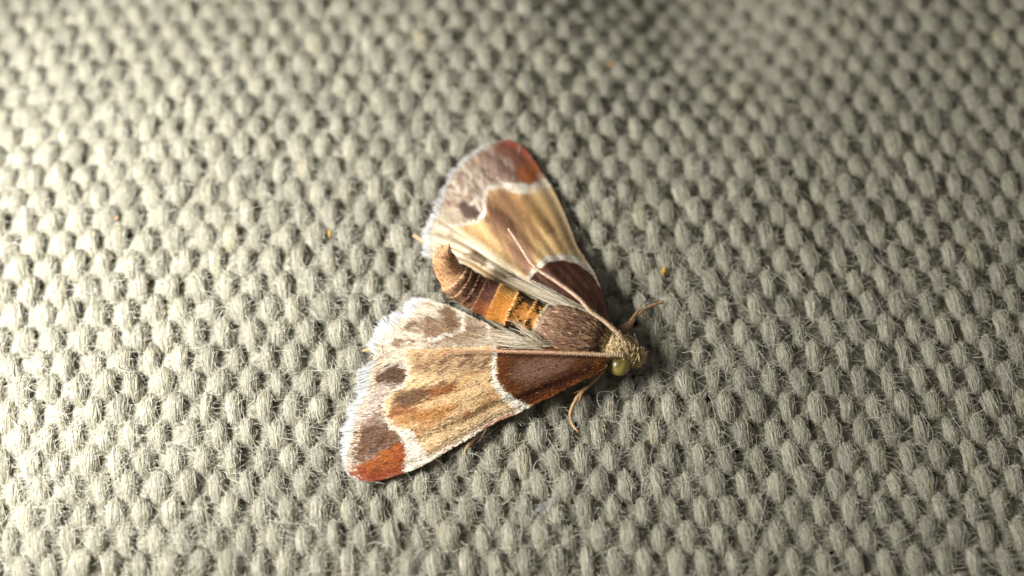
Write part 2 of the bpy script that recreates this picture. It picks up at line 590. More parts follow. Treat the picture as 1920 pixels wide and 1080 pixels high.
    oc = mix(oc, C(200, 160, 118), smooth(5, 1, d))
    c = mix(c, oc, mo)
    # outer white line, broad at the front edge
    d, t = line_d(pm, x, y)
    wd = np.interp(t, [0, .15, .3, .5, .68, .76, 1], [1.5, 3.2, 3.6, 2.0, 2.6, 4, 4])
    c = mix(c, C(226, 216, 198), smooth(2.2, -1.8, d - wd + 13 * s(6, 2.6, 21)) * (.35 + .55 * smooth(-.12, .06, s(16, 16, 51, 2))))
    d = sdf(z1([(335, 755), (425, 775), (478, 862), (512, 930), (386, 992), (402, 890), (383, 826)]), x, y)
    c = mix(c, C(230, 222, 206), smooth(-2, 3, d + 6 * s(7, 3, 22)) * .97)
    # dark base
    am = z1([(858, 335), (852, 400), (855, 470), (862, 530), (905, 585), (950, 610), (1005, 645), (1100, 640), (1400, 500), (1400, 330)])
    db = sdf(am, x, y)
    b = mix(np.zeros(x.shape + (3,)), C(92, 56, 32), np.ones(x.shape))
    b = mix(b, C(102, 56, 10), smooth(34, 8, db + 14 * s(20, 5, 23)) * .85)
    d = sdf(z3([(240, 540), (420, 500), (620, 490), (560, 580), (420, 650), (280, 680), (180, 640)]), x, y)
    b = mix(b, C(130, 94, 76), smooth(-12, 10, d + 14 * s(14, 5, 24)) * .85)
    d, _ = line_d(z3([(240, 800), (420, 700), (620, 620), (720, 580)]), x, y)
    b = mix(b, C(62, 28, 16), smooth(14, 3, d + 10 * s(20, 4, 25)) * .8)
    d, _ = line_d(z3([(250, 850), (440, 770), (560, 710), (660, 660)]), x, y)
    b = mix(b, C(138, 72, 28), smooth(7, 1, d + 6 * s(16, 4, 26)) * .85)
    d, _ = line_d(z3([(70, 410), (300, 425), (560, 440)]), x, y)
    b = mix(b, C(118, 62, 50), smooth(9, 3, d) * .7)
    c = mix(c, b, smooth(-1.2, 2.0, db + 5 * s(8, 3, 27)))
    am_l = z1([(850, 340), (840, 400), (838, 470), (848, 540), (885, 580), (930, 620), (1000, 652)])
    d, t = line_d(am_l, x, y)
    wd = np.interp(t, [0, .2, .5, .8, 1], [2.5, 4.2, 5.2, 9.0, 7.5])
    c = mix(c, C(230, 222, 208), smooth(1.6, -1.4, d - wd + 6 * s(7, 3, 28)) * smooth(6, -2, db + 6 * s(7, 3, 27)))
    return c


def pat_upper_forewing(x, y):
    s = lambda la, lb, k=0, o=3: streak(AX2, x, y, la, lb, k + 40, o)
    c = mix(np.zeros(x.shape + (3,)), C(206, 166, 106), np.ones(x.shape))
    c = mix(c, C(222, 184, 124), smooth(-.1, .25, s(60, 9, 1)) * .7)
    d = sdf(z2([(420, 330), (520, 320), (600, 440), (640, 560), (660, 700), (600, 740), (520, 640), (430, 520), (390, 430)]), x, y)
    c = mix(c, C(138, 96, 68), smooth(-14, 12, d + 30 * s(30, 6, 2)) * .8)
    d = sdf(z2([(430, 400), (500, 420), (560, 490), (560, 560), (500, 520), (420, 470)]), x, y)
    c = mix(c, C(92, 60, 46), smooth(-8, 8, d + 30 * s(20, 4, 3)) * .7)
    d = sdf(z2([(500, 320), (590, 340), (650, 450), (680, 560), (620, 500), (560, 420)]), x, y)
    c = mix(c, C(190, 138, 84), smooth(-8, 8, d + 20 * s(30, 5, 4)) * .7)
    d, _ = line_d(z2([(600, 370), (660, 450), (735, 525)]), x, y)
    c = mix(c, C(128, 94, 42), smooth(16, 3, d + 10 * s(20, 5, 5)) * .75)
    d, _ = line_d(z2([(560, 600), (620, 680), (640, 760)]), x, y)
    c = mix(c, C(136, 96, 78), smooth(20, 4, d + 14 * s(20, 5, 6)) * .6)
    d, _ = line_d(z2([(720, 300), (800, 420), (880, 640)]), x, y)
    c = mix(c, C(196, 172, 132), smooth(24, 6, d) * .7)
    # inner strip, pale
    d, _ = line_d(z2([(160, 455), (430, 650), (600, 780)]), x, y)
    c = mix(c, C(212, 194, 162), smooth(14, 4, d + 8 * s(20, 4, 7)) * .8)
    pm = z2([(715, 285), (640, 315), (560, 310), (490, 295), (420, 310), (398, 350), (402, 430), (370, 478), (310, 490), (230, 500)])
    outer = np.vstack([pm, z2([(0, 520), (0, 0), (800, 0), (800, 240)])])
    do = sdf(outer, x, y)
    oc = mix(np.zeros(x.shape + (3,)), C(156, 130, 106), np.ones(x.shape))
    oc = mix(oc, C(178, 162, 148), smooth(-.05, .2, s(14, 6, 8)) * .8)
    oc = mix(oc, C(112, 84, 66), smooth(.02, .2, s(14, 6, 9)) * .8)
    oc = mix(oc, C(206, 194, 178), smooth(.04, .2, s(10, 5, 33, 2)) * .65)
    d = sdf(z2([(265, 400), (290, 370), (390, 430), (380, 470), (310, 465)]), x, y)
    oc = mix(oc, C(88, 66, 58), smooth(-4, 5, d + 12 * s(10, 5, 10)) * .95)
    d = sdf(z2([(160, 420), (240, 400), (300, 480), (300, 510), (220, 520)]), x, y)
    oc = mix(oc, C(196, 178, 150), smooth(-8, 8, d) * .8)
    d = sdf(z2([(380, 130), (470, 120), (560, 250), (540, 290), (400, 220)]), x, y)
    oc = mix(oc, C(118, 84, 74), smooth(-10, 10, d + 12 * s(14, 5, 11)) * .75)
    d = sdf(z2([(455, 60), (540, 50), (640, 100), (700, 215), (655, 285), (600, 295), (550, 250), (520, 180), (450, 110)]), x, y)
    ap = smooth(-6, 8, d + 12 * s(14, 6, 12))
    oc = mix(oc, C(114, 60, 42), ap * .9)
    d = sdf(z2([(590, 200), (690, 205), (655, 285), (600, 295), (570, 260)]), x, y)
    oc = mix(oc, C(150, 80, 24), ap * smooth(-14, 10, d) * .9)
    d, _ = line_d(z2([(500, 66), (600, 100), (690, 225)]), x, y)
    oc = mix(oc, C(146, 74, 46), ap * smooth(18, 2, d) * .8)
    c = mix(c, oc, smooth(-1.5, 2.5, do + 5 * s(9, 4, 13)))
    d, t = line_d(pm, x, y)
    wd = np.interp(t, [0, .12, .3, .45, .7, 1], [9, 9, 7, 3.5, 3.5, 2.5])
    c = mix(c, C(224, 216, 202), smooth(1.8, -1.8, d - wd + 9 * s(8, 4, 14)) * (.4 + .5 * smooth(-.12, .06, s(18, 18, 52, 2))))
    # dark base with its pale arc
    am = z2([(628, 770), (672, 722), (730, 682), (795, 672), (870, 692), (940, 745), (985, 815), (1080, 900), (1120, 1040), (900, 1000), (700, 860)])
    db = sdf(am, x, y)
    b = mix(np.zeros(x.shape + (3,)), C(78, 46, 28), np.ones(x.shape))
    b = mix(b, C(100, 66, 54), smooth(.0, .22, s(16, 7, 15)) * .7)
    b = mix(b, C(74, 36, 22), smooth(14, 3, db) * .7)
    d, _ = line_d(z2([(960, 800), (1000, 880), (1020, 960)]), x, y)
    b = mix(b, C(124, 68, 46), smooth(9, 1, d + 10 * s(9, 4, 16)) * .8)
    arc = z2([(622, 765), (660, 718), (720, 668), (795, 658), (880, 680), (950, 735), (985, 800)])
    d, t = line_d(arc, x, y)
    wd = np.interp(t, [0, .3, .7, 1], [4, 6, 6, 3])
    c = mix(c, C(214, 204, 188), smooth(2, -1.5, d - wd + 5 * s(8, 4, 17)) * .9)
    c = mix(c, b, smooth(-1.5, 2.0, db + 5 * s(8, 4, 18)))
    return c


AXH1 = (-0.97, -0.2)


def pat_lower_hindwing(x, y):
    s = lambda la, lb, k=0, o=3: streak(AXH1, x, y, la, lb, k + 80, o)
    c = mix(np.zeros(x.shape + (3,)), C(208, 192, 168), np.ones(x.shape))
    c = mix(c, C(150, 122, 94), smooth(-.04, .16, s(20, 3.0, 1)) * .85)
    c = mix(c, C(226, 216, 196), smooth(.0, .16, s(13, 3.4, 54)) * .7)
    d = sdf(z1([(440, 230), (640, 190), (1050, 320), (1050, 345), (700, 345), (520, 345)]), x, y)
    c = mix(c, C(136, 108, 80), smooth(-12, 10, d + 14 * s(24, 3.4, 2)) * .85)
    d = sdf(z1([(490, 260), (640, 250), (640, 285), (500, 305)]), x, y)
    c = mix(c, C(134, 106, 78), smooth(-6, 5, d + 10 * s(14, 3, 3)) * .85)
    d = sdf(z1([(540, 175), (600, 155), (645, 180), (655, 250), (620, 265), (580, 225), (600, 205)]), x, y)
    c = mix(c, C(112, 84, 58), smooth(-4, 4, d + 10 * s(12, 3, 4)) * .95)
    d = sdf(z1([(480, 225), (500, 208), (545, 220), (535, 245)]), x, y)
    c = mix(c, C(120, 92, 68), smooth(-4, 4, d + 8 * s(12, 3, 5)) * .9)
    d = sdf(z1([(380, 270), (395, 228), (450, 220), (450, 245), (410, 275)]), x, y)
    c = mix(c, C(112, 84, 60), smooth(-4, 4, d + 8 * s(12, 3, 6)) * .9)
    d = sdf(z1([(325, 355), (345, 318), (385, 318), (360, 360)]), x, y)
    c = mix(c, C(130, 100, 74), smooth(-4, 4, d + 8 * s(12, 3, 7)) * .85)
    for ln, w in (([(655, 165), (690, 220), (680, 272), (640, 290), (560, 315), (490, 330)], 5.2), ([(795, 235), (815, 270), (820, 315), (850, 345)], 4.6)):
        d, _ = line_d(z1(ln), x, y)
        c = mix(c, C(228, 220, 204), smooth(2, -1.5, d - w + 2.0 + 12 * s(8, 3, 8)) * (.3 + .5 * smooth(-.1, .06, s(12, 12, 53, 2))))
    return c


AXH2 = (-0.85, -0.5)


def pat_upper_hindwing(x, y):
    s = lambda la, lb, k=0, o=3: streak(AXH2, x, y, la, lb, k + 120, o)
    c = mix(np.zeros(x.shape + (3,)), C(206, 190, 162), np.ones(x.shape))
    c = mix(c, C(170, 144, 112), smooth(-.02, .2, s(22, 4, 1)) * .7)
    d = sdf(z2([(300, 640), (370, 620), (420, 670), (420, 720), (360, 690)]), x, y)
    c = mix(c, C(104, 78, 52), smooth(-5, 5, d + 12 * s(12, 4, 2)) * .95)
    d = sdf(z2([(440, 700), (520, 740), (640, 800), (560, 790), (450, 740)]), x, y)
    c = mix(c, C(108, 82, 54), smooth(-6, 6, d + 12 * s(12, 4, 3)) * .9)
    d = sdf(z2([(215, 540), (235, 525), (245, 545), (225, 555)]), x, y)
    c = mix(c, C(130, 104, 80), smooth(-4, 4, d) * .8)
    d, _ = line_d(z2([(360, 600), (410, 650), (440, 700), (400, 720)]), x, y)
    c = mix(c, C(220, 208, 184), smooth(3, -2, d - 4 + 8 * s(8, 4, 4)) * .7)
    d, _ = line_d(z2([(330, 700), (450, 760), (640, 850)]), x, y)
    c = mix(c, C(186, 146, 78), smooth(14, 2, d + 8 * s(14, 4, 5)) * .6)
    return c


def cat(*a):
    return np.vstack(a)


def hh(px, h):
    px = np.asarray(px, float)
    h = np.asarray(h, float)
    d = np.r_[0, np.cumsum(np.linalg.norm(np.diff(px, axis=0), axis=1))]; d /= d[-1]
    return np.column_stack([px, np.interp(d, np.linspace(0, 1, len(h)), h)])


def patch(lead, trail, outer, bulge, ridges, axis):
    lead, trail, outer = lead.copy(), trail.copy(), outer.copy()
    outer[0] = lead[-1]; outer[-1] = trail[-1]
    base = np.linspace(lead[0], trail[0], 4)
    return Wing(lead, trail, outer, base, bulge, ridges, axis)


def wing_object(name, wg, pat, nu, nv, label, thick=0.022):
    u, v = np.meshgrid(np.linspace(0, 1, nu), np.linspace(0, 1, nv), indexing='ij')
    P, x, y = wg.pos(u, v)
    ax = np.asarray(wg.axis, float); ax /= np.linalg.norm(ax)
    a = (x * ax[0] + y * ax[1]) / 100; b = (-x * ax[1] + y * ax[0]) / 100
    o = grid_mesh(name, P, MAT_WING, uv=np.stack([b, a], -1), col=pat(x, y))
    md = o.modifiers.new("thickness", 'SOLIDIFY'); md.thickness = thick; md.offset = -1 if True else 0
    adopt(o)
    o["label"] = label
    return o


def wing_scales(wg, pat, n, L, rad, parent, lift=0.02, jit=0.27, edge=0.0):
    u = R.random(n) ** 0.75; v = R.random(n)
    p, pu, pv, nn, x, y = wg.frame(u, v)
    c = pat(x, y)
    c = c * (1 + R.normal(0, jit, n))[:, None]
    lw = R.random(n) < 0.012
    c[lw] = c[lw] * 0.6 + 0.4 * lin((190, 130, 90))
    d = pu + pv * R.normal(0, 0.16, n)[:, None]
    Ls = (L * R.uniform(.6, 1.3, n))[:, None]
    lf = (lift * R.uniform(.1, 1.0, n))[:, None]
    q0 = p + nn * 0.003
    q1 = q0 + d * Ls * .55 + nn * lf * .7
    q2 = q0 + d * Ls + nn * lf
    P = np.stack([q0, q1, q2], 1)
    r = rad * R.uniform(.7, 1.2, n)[:, None] * np.array([[.8, 1.0, .45]])
    o = strands("scales", P, r, np.clip(c, 0.004, .95), MAT_SCALE)
    o.parent = parent
    return o


def fringe(wg, n, parent, L, inner, outer_col, edge="outer", u0=0.0, u1=1.0, tint=None, layers=3, lean=0.0, rad=.0070, jag=.6):
    v = R.uniform(u0, u1, n)
    u = np.ones(n) - R.uniform(0, 0.03, n)
    p, pu, pv, nn, x, y = wg.frame(u, v)
    Lb = L(v) if callable(L) else np.full(n, L)
    clump = fbm(v * 60, np.full(n, 3.3), 2)
    Ls = Lb * (1 + jag * clump * 1.6 + R.normal(0, .10, n))
    d = pu + pv * (R.normal(lean, 0.10, n) + .5 * clump)[:, None]
    d /= np.linalg.norm(d, axis=1)[:, None]
    up = R.normal(0.0, 0.07, n)
    K = 5; tk = np.linspace(0, 1, K)
    P = p[:, None, :] + d[:, None, :] * (Ls[:, None] * tk)[:, :, None] + nn[:, None, :] * ((up * Ls)[:, None] * tk - 0.10 * Ls[:, None] * tk ** 2 + R.uniform(0, .012, n)[:, None])[:, :, None]
    r = rad * R.uniform(.7, 1.25, n)[:, None] * np.array([[.8, 1, 1, .85, .3]])
    ci = np.asarray(inner); co = np.asarray(outer_col)
    w = smooth(.3, .6, tk)[None, :, None]
    c = ci[None, None, :] * (1 - w) + co[None, None, :] * w
    c = c * (1 + R.normal(0, .14, n))[:, None, None]
    # the dusky line where the short fringe scales end
    band = np.exp(-((tk - .5) / .16) ** 2)[None, :, None] * (0.2 + .9 * np.clip(clump + .25, 0, 1))[:, None, None]
    c = c * (1 - .5 * band)
    o = strands("fringe", P, r, np.clip(c, .005, .95), MAT_HAIR)
    o.parent = parent
    return o


# ---- lower forewing
lead = hh(cat(z3([(845, 560), (760, 625), (660, 668), (560, 715), (440, 783), (300, 850), (180, 912)]),
              z1([(830, 738), (690, 822), (620, 862), (480, 945), (390, 985), (290, 1015), (200, 1034), (125, 1018)])),
          [1.0, .86, .72, .6, .52, .48, .45, .43, .42])
trail = hh(cat(z3([(830, 478), (560, 436), (300, 422), (70, 405)]), z1([(850, 345), (700, 358), (560, 365), (420, 368), (330, 372), (262, 400)])),
           [1.12, 1.08, 1.02, .96, .9, .82, .72, .62])
outer = hh(z1([(125, 1018), (103, 980), (106, 880), (130, 765), (168, 650), (205, 560), (238, 470), (262, 400)]), [.42, .45, .5, .55, .6, .62])
lower_forewing = patch(lead, trail, outer, 0.16, [(2.5, .016, .1), (6, .011, .3)], AX1)
wo = wing_object("forewing", lower_forewing, pat_lower_forewing, 200, 130, "nearer forewing, ochre with white lines, dark brown base and orange tip")
wing_scales(lower_forewing, pat_lower_forewing, 26000, 0.075, 0.013, wo)
fringe(lower_forewing, 2600, wo, lambda v: np.interp(v, [0, .08, .3, .7, 1], [.06, .14, .24, .28, .40]), C(204, 182, 146), C(184, 185, 186))
# short hairs of the front edge
# ---- upper forewing
lead = hh(z2([(1052, 1002), (1022, 950), (1012, 900), (985, 810), (950, 728), (900, 655), (868, 600), (830, 498), (790, 400), (735, 292), (692, 228), (652, 165), (595, 98), (530, 66)]),
          [1.0, .84, .69, .57, .49, .42, .37, .32, .29])
trail = hh(z2([(1010, 1000), (870, 922), (740, 852), (640, 780), (550, 730), (430, 640), (330, 570), (250, 515), (185, 470)]),
           [1.15, 1.12, 1.08, 1.0, .92, .82, .72, .62])
outer = hh(z2([(530, 66), (455, 88), (345, 150), (275, 220), (220, 310), (205, 370), (185, 420), (185, 470)]), [.29, .34, .42, .5, .56, .62])
upper_forewing = patch(lead, trail, outer, 0.16, [(2.5, .016, .4), (6, .011, .2)], AX2)
wo = wing_object("forewing", upper_forewing, pat_upper_forewing, 180, 120, "farther forewing, tan with dark brown base and rust red tip")
wing_scales(upper_forewing, pat_upper_forewing, 20000, 0.075, 0.013, wo)
fringe(upper_forewing, 2000, wo, lambda v: np.interp(v, [0, .1, .4, 1], [.06, .12, .16, .22]), C(190, 168, 138), C(172, 172, 172))
# ---- lower hindwing
lead = hh([(1046, 664), (930, 668), (820, 678), (720, 672), (705, 662)], [.85, .72, .55, .46, .44])
trail = hh([(1046, 657), (1008, 648), (985, 640), (945, 625), (914, 609), (880, 593), (852, 579), (826, 568), (806, 563)], [.95, .86, .78, .72, .66, .6])
outer = hh([(705, 662), (716, 645), (738, 622), (760, 603), (784, 586), (806, 563)], [.44, .48, .52, .56, .6])
lower_hindwing = patch(lead, trail, outer, 0.04, [(2.5, .02, .1), (4, .014, .2)], AXH1)
wo = wing_object("hindwing", lower_hindwing, pat_lower_hindwing, 150, 80, "nearer hindwing, whitish with brown marks, between forewing and abdomen")
wing_scales(lower_hindwing, pat_lower_hindwing, 13000, 0.09, 0.010, wo)
fringe(lower_hindwing, 2200, wo, lambda v: np.interp(v, [0, .3, .58, .66, .80, 1], [.20, .32, .32, .16, .34, .26]), C(206, 192, 166), C(194, 195, 196))
HIND1 = wo
# ---- upper hindwing
lead = hh(z2([(1000, 985), (760, 850), (660, 760), (480, 640), (300, 520), (170, 450)]), [.95, .82, .7, .58, .5, .46])
trail = hh(z2([(1000, 1000), (870, 945), (760, 905), (640, 865), (520, 815), (400, 745), (300, 690), (200, 665), (150, 660)]), [1.0, .95, .9, .8, .7, .6, .52, .48])
outer = hh(z2([(170, 450), (150, 500), (140, 560), (142, 610), (150, 660)]), [.46, .48])
upper_hindwing = patch(lead, trail, outer, 0.04, [(2.5, .02, .6), (4, .014, .1)], AXH2)
wo = wing_object("hindwing", upper_hindwing, pat_upper_hindwing, 130, 60, "farther hindwing, cream with brown marks, beside the abdomen")
wing_scales(upper_hindwing, pat_upper_hindwing, 8000, 0.09, 0.010, wo)
fringe(upper_hindwing, 1500, wo, lambda v: np.interp(v, [0, .4, 1], [.16, .2, .22]), C(200, 184, 154), C(186, 187, 187))
HIND2 = wo

# ---- body: one skin from the tail to the front of the head
SP = np.array([  # pixel x, pixel y, height of the axis, half width, half height
    (842, 457, 1.96, .012, .012), (840, 462, 1.92, .05, .05), (835, 471, 1.84, .13, .12), (832, 481, 1.74, .185, .18), (835, 494, 1.60, .21, .20), (843, 511, 1.42, .238, .23),
    (855, 525, 1.28, .28, .27), (870, 536, 1.17, .285, .28), (892, 549, 1.06, .30, .295), (919, 562, .99, .312, .30),
    (953, 577, .93, .322, .31), (985, 591, .88, .325, .31), (1008, 602, .86, .34, .32), (1028, 611, .88, .355, .34),
    (1048, 617, .94, .39, .38), (1068, 624, .97, .41, .40), (1090, 631, .95, .39, .38), (1112, 639, .90, .36, .34),
    (1128, 645, .86, .28, .27), (1138, 649, .84, .235, .23), (1150, 654, .84, .235, .24), (1165, 659, .84, .235, .24),
    (1178, 663, .80, .18, .18), (1189, 668, .72, .11, .12), (1199, 672, .66, .03, .04)])
NB = 300
ub = np.linspace(0, 1, NB)
S5 = spline(SP, ub)
AXB = at(S5[:, 0], S5[:, 1], S5[:, 2])
TG = np.gradient(AXB, axis=0); TG /= np.linalg.norm(TG, axis=1)[:, None]
SD = np.cross(TG, np.array([0, 0, 1.0])); SD /= np.linalg.norm(SD, axis=1)[:, None]
UPV = np.cross(SD, TG)
_bp = S5[:, :2]
# segment borders of the abdomen, as places along the axis
SEG_PX = z4([(400, 400), (450, 440), (500, 505), (575, 560), (690, 600), (825, 665), (970, 735), (1060, 790)])
SEG = np.array([ub[np.argmin(np.hypot(_bp[:, 0] - a, _bp[:, 1] - b))] for a, b in SEG_PX])
TH0 = ub[np.argmin(np.hypot(_bp[:, 0] - 1029, _bp[:, 1] - 611))]
NECK = ub[np.argmin(np.hypot(_bp[:, 0] - 1134, _bp[:, 1] - 648))]


def body_pos(u, th, off=0.0):
    f = lambda a: np.stack([np.interp(u, ub, a[:, k]) for k in range(3)], -1)
    ax, sd, up = f(AXB), f(SD), f(UPV)
    w = np.interp(u, ub, S5[:, 3]); h = np.interp(u, ub, S5[:, 4])
    # overlapping rings: each segment flares a little at its hind edge
    step = np.zeros_like(u)
    for k, s_ in enumerate(SEG):
        step = step + 0.022 * np.exp(-np.clip((u - s_) / 0.010, 0, 60)) * (u >= s_) * 0 + 0.034 * smooth(s_ + .055, s_, u) * (u >= s_)
    step = step * smooth(TH0 + .01, TH0 - .02, u)
    w = w + step + off; h = h + step + off
    return ax + sd * (np.sin(th) * w)[..., None] + up * (np.cos(th) * h)[..., None]


def body_colour(u, th):
    """th runs round the body, 0 on top, positive to the near side"""
    n1 = fbm(u * 90, th * 3.0, 3); n2 = fbm(u * 45 + 5, th * 2.2 + 3, 3); n3 = fbm(u * 160 + 9, th * 7 + 1, 2)
    c = np.zeros(u.shape + (3,))
    tan = C(222, 172, 120); plum = C(104, 66, 56); dark = C(62, 36, 28); orange = C(212, 138, 34); gold = C(226, 176, 92); black = C(40, 26, 16)
    B = SEG
    c = mix(c, tan, np.ones(u.shape))
    c = mix(c, C(160, 102, 60), smooth(.02, .2, n2) * .45)
    q = smooth(B[0] - .03, B[1], u + .03 * n1)
    c = mix(c, plum, q * (.75 + n2))
    q = smooth(B[1], B[2], u + .01 * n1)
    c = mix(c, dark, q * smooth(-.15, .2, n1 + .25 * np.cos(th - .4)) * .9)
    # low sides of the hind part: rusty
    c = mix(c, C(172, 96, 46), smooth(B[2], B[4], u) * smooth(.1, 1.0, th + n2) * .85)
    c = mix(c, C(126, 80, 64), smooth(B[3], B[3] + .02, u) * smooth(1.2, -.4, th + 1.2 * n2) * .7)
    # bright orange ring, then the black and orange rings
    q = smooth(B[4] - .008, B[4] + .006, u + .01 * n2)
    c = mix(c, orange, q)
    c = mix(c, C(196, 146, 74), q * smooth(.5, -.6, th + n2) * .8)
    q = smooth(B[5] - .004, B[5] + .004, u)
    c = mix(c, C(196, 128, 36), q)
    c = mix(c, black, q * smooth(.26, .52, np.abs(th - .42) + 1.5 * n1 + 1.3 * n3) * .97)
    # pale hind edges of the rings
    for k, b in enumerate(B):
        wd = (.0035, .003, .003, .003, .0035, .0055, .005, .005)[k]
        cc = (tan, tan, C(184, 128, 84), C(184, 128, 84), C(190, 140, 80), gold, gold, C(206, 184, 130))[k]
        e = np.exp(-((u - b - .004 * n2) / wd) ** 2)
        c = mix(c, cc, np.clip(e * (1.0 if k > 4 else .42), 0, 1))
    # thorax, collar, head
    q = smooth(TH0 - .018, TH0 - .004, u)
    c = mix(c, C(206, 186, 140), smooth(B[7] - .006, B[7] + .004, u) * .85)
    c = mix(c, C(144, 110, 82), q)
    c = mix(c, C(100, 70, 56), q * smooth(-.05, .2, n1) * .8)
    c = mix(c, C(186, 152, 128), q * smooth(TH0 + .03, TH0, u) * .7)
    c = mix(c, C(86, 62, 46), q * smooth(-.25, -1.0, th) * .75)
    c = mix(c, C(176, 138, 100), np.exp(-((u - (NECK - .045)) / .016) ** 2) * .8 * smooth(-.1, .1, n2 + .1))
    c = mix(c, C(60, 50, 46), np.exp(-((u - (NECK - .018)) / .012) ** 2) * .85)
    c = mix(c, C(206, 176, 118), smooth(NECK - .004, NECK + .004, u))
    return c


thb = np.linspace(0, 2 * math.pi, 64, endpoint=False)
uu, tt = np.meshgrid(ub, thb, indexing='ij')
ths = np.where(tt > math.pi, tt - 2 * math.pi, tt)
# which side of the axis is the near (lower left) one
NEAR = 1.0 if (SD[NB // 2] @ np.array([0, -1.0, 0])) > 0 else -1.0
body = grid_mesh("body", body_pos(uu, tt), MAT_BODY, closed=True, uv=np.stack([np.cos(tt) * 1.2 + uu * 2, uu * 9 + np.sin(tt)], -1), col=body_colour(uu, ths * NEAR))
adopt(body)
body["label"] = "long body with ringed orange and brown abdomen curled up at the tail"


def body_strands(name, n, u0, u1, L, rad, lift, colf, thmax=1.9, K=4, side=.2, back=True, bend=0.0):
    u = R.uniform(u0, u1, n); th = R.uniform(-thmax, thmax, n)
    p = body_pos(u, th, 0.0)
    e = .004
    du = body_pos(u - e, th) - body_pos(u + e, th)
    du /= np.linalg.norm(du, axis=1)[:, None] + 1e-9
    dt = body_pos(u, th + .02) - body_pos(u, th - .02); dt /= np.linalg.norm(dt, axis=1)[:, None] + 1e-9
    nn = np.cross(du, dt); ctr = np.stack([np.interp(u, ub, AXB[:, k]) for k in range(3)], -1)
    nn *= np.sign(np.sum(nn * (p - ctr), 1))[:, None]
    d = du + dt * R.normal(0, side, n)[:, None]
    Ls = L * R.uniform(.6, 1.3, n)
    tk = np.linspace(0, 1, K)
    lf = lift * R.uniform(.2, 1.2, n)
    curl = R.normal(0, bend, n)
    P = p[:, None, :] + d[:, None, :] * (Ls[:, None] * tk)[:, :, None] + nn[:, None, :] * (lf[:, None] * np.sin(tk * 1.9))[:, :, None] + dt[:, None, :] * (curl[:, None] * tk ** 2)[:, :, None]
    prof = np.interp(tk, [0, .3, .7, 1], [.7, 1, 1, .4])
    r = rad * R.uniform(.7, 1.25, n)[:, None] * prof[None, :]
    c = colf(u, th * NEAR)
    c = c * (1 + R.normal(0, .18, n))[:, None]
    o = strands(name, P, r, np.clip(c, .004, .95), MAT_SCALE)
    o.parent = body
    return o


body_strands("scales", 6500, 0.03, TH0 - .01, .05, .007, .008, body_colour)
body_strands("thorax_scales", 1100, TH0 + .05, NECK - .02, .21, .020, .03,
             lambda u, th: body_colour(u, th) * R.choice([.5, .85, 1.1, 1.4, 1.9], len(u), p=[.2, .2, .22, .2, .18])[:, None], thmax=1.7, side=.14)
body_strands("thorax_scales", 500, TH0 + .05, NECK - .01, .19, .008, .05,
             lambda u, th: body_colour(u, th) * 1.15, thmax=1.7, side=.3, K=5)
body_strands("collar_scales", 420, NECK - .03, NECK + .004, .15, .017, .03,
             lambda u, th: body_colour(u, th), thmax=1.6, side=.2)
body_strands("head_scales", 1300, NECK + .004, 0.975, .09, .0075, .034,
             lambda u, th: C(238, 212, 160) * (0.55 + .7 * R.random(len(u)))[:, None], thmax=1.9, side=.7, K=6, bend=.05)
# ragged collar of scales round the open tail
n = 700
u = R.uniform(.045, .14, n); th = R.uniform(-math.pi, math.pi, n)
p = body_pos(u, th, .0); q = body_pos(u - .02, th) - body_pos(u + .02, th); q /= np.linalg.norm(q, axis=1)[:, None]
Ls = R.uniform(.04, .13, n)
tk = np.linspace(0, 1, 4)
P = p[:, None, :] + q[:, None, :] * (Ls[:, None] * tk)[:, :, None] + R.normal(0, .02, (n, 1, 3)) * (tk ** 2)[None, :, None]
o = strands("tail_scales", P, .007 * np.array([[.8, 1, .8, .3]]) * np.ones((n, 1)), C(220, 172, 124) * (.6 + .6 * R.random(n))[:, None], MAT_HAIR)
o.parent = body


# ---- tubes for antennae, legs and palps
def tube(name, pts, rad, colf, mat, label=None, ns=10, n=90, ring=None):
    pts = np.asarray(pts, float)
    u = np.linspace(0, 1, n)
    q = spline(np.column_stack([pts, rad]), u)
    A = at(q[:, 0], q[:, 1], q[:, 2])
    T = np.gradient(A, axis=0); T /= np.linalg.norm(T, axis=1)[:, None]
    S = np.cross(T, np.array([0, 0, 1.0])); S /= np.linalg.norm(S, axis=1)[:, None] + 1e-9
    N = np.cross(S, T)
    th = np.linspace(0, 2 * math.pi, ns, endpoint=False)
    r = np.maximum(q[:, 3], .002)
    if ring:
        r = r * (1 + ring[1] * np.sin(2 * math.pi * ring[0] * u))
    r = r.copy(); r[0] *= .4; r[-1] *= .3
    P = A[:, None, :] + S[:, None, :] * (np.sin(th)[None, :] * r[:, None])[:, :, None] + N[:, None, :] * (np.cos(th)[None, :] * r[:, None])[:, :, None]
    uu, tt = np.meshgrid(u, th, indexing='ij')
    L = np.linalg.norm(np.diff(A, axis=0), axis=1).sum()
    o = grid_mesh(name, P, mat, closed=True, uv=np.stack([tt * .15, uu * L], -1), col=colf(uu, tt))
    adopt(o)
    if label:
        o["label"] = label
    return o, (A, T, S, N, q[:, 3])


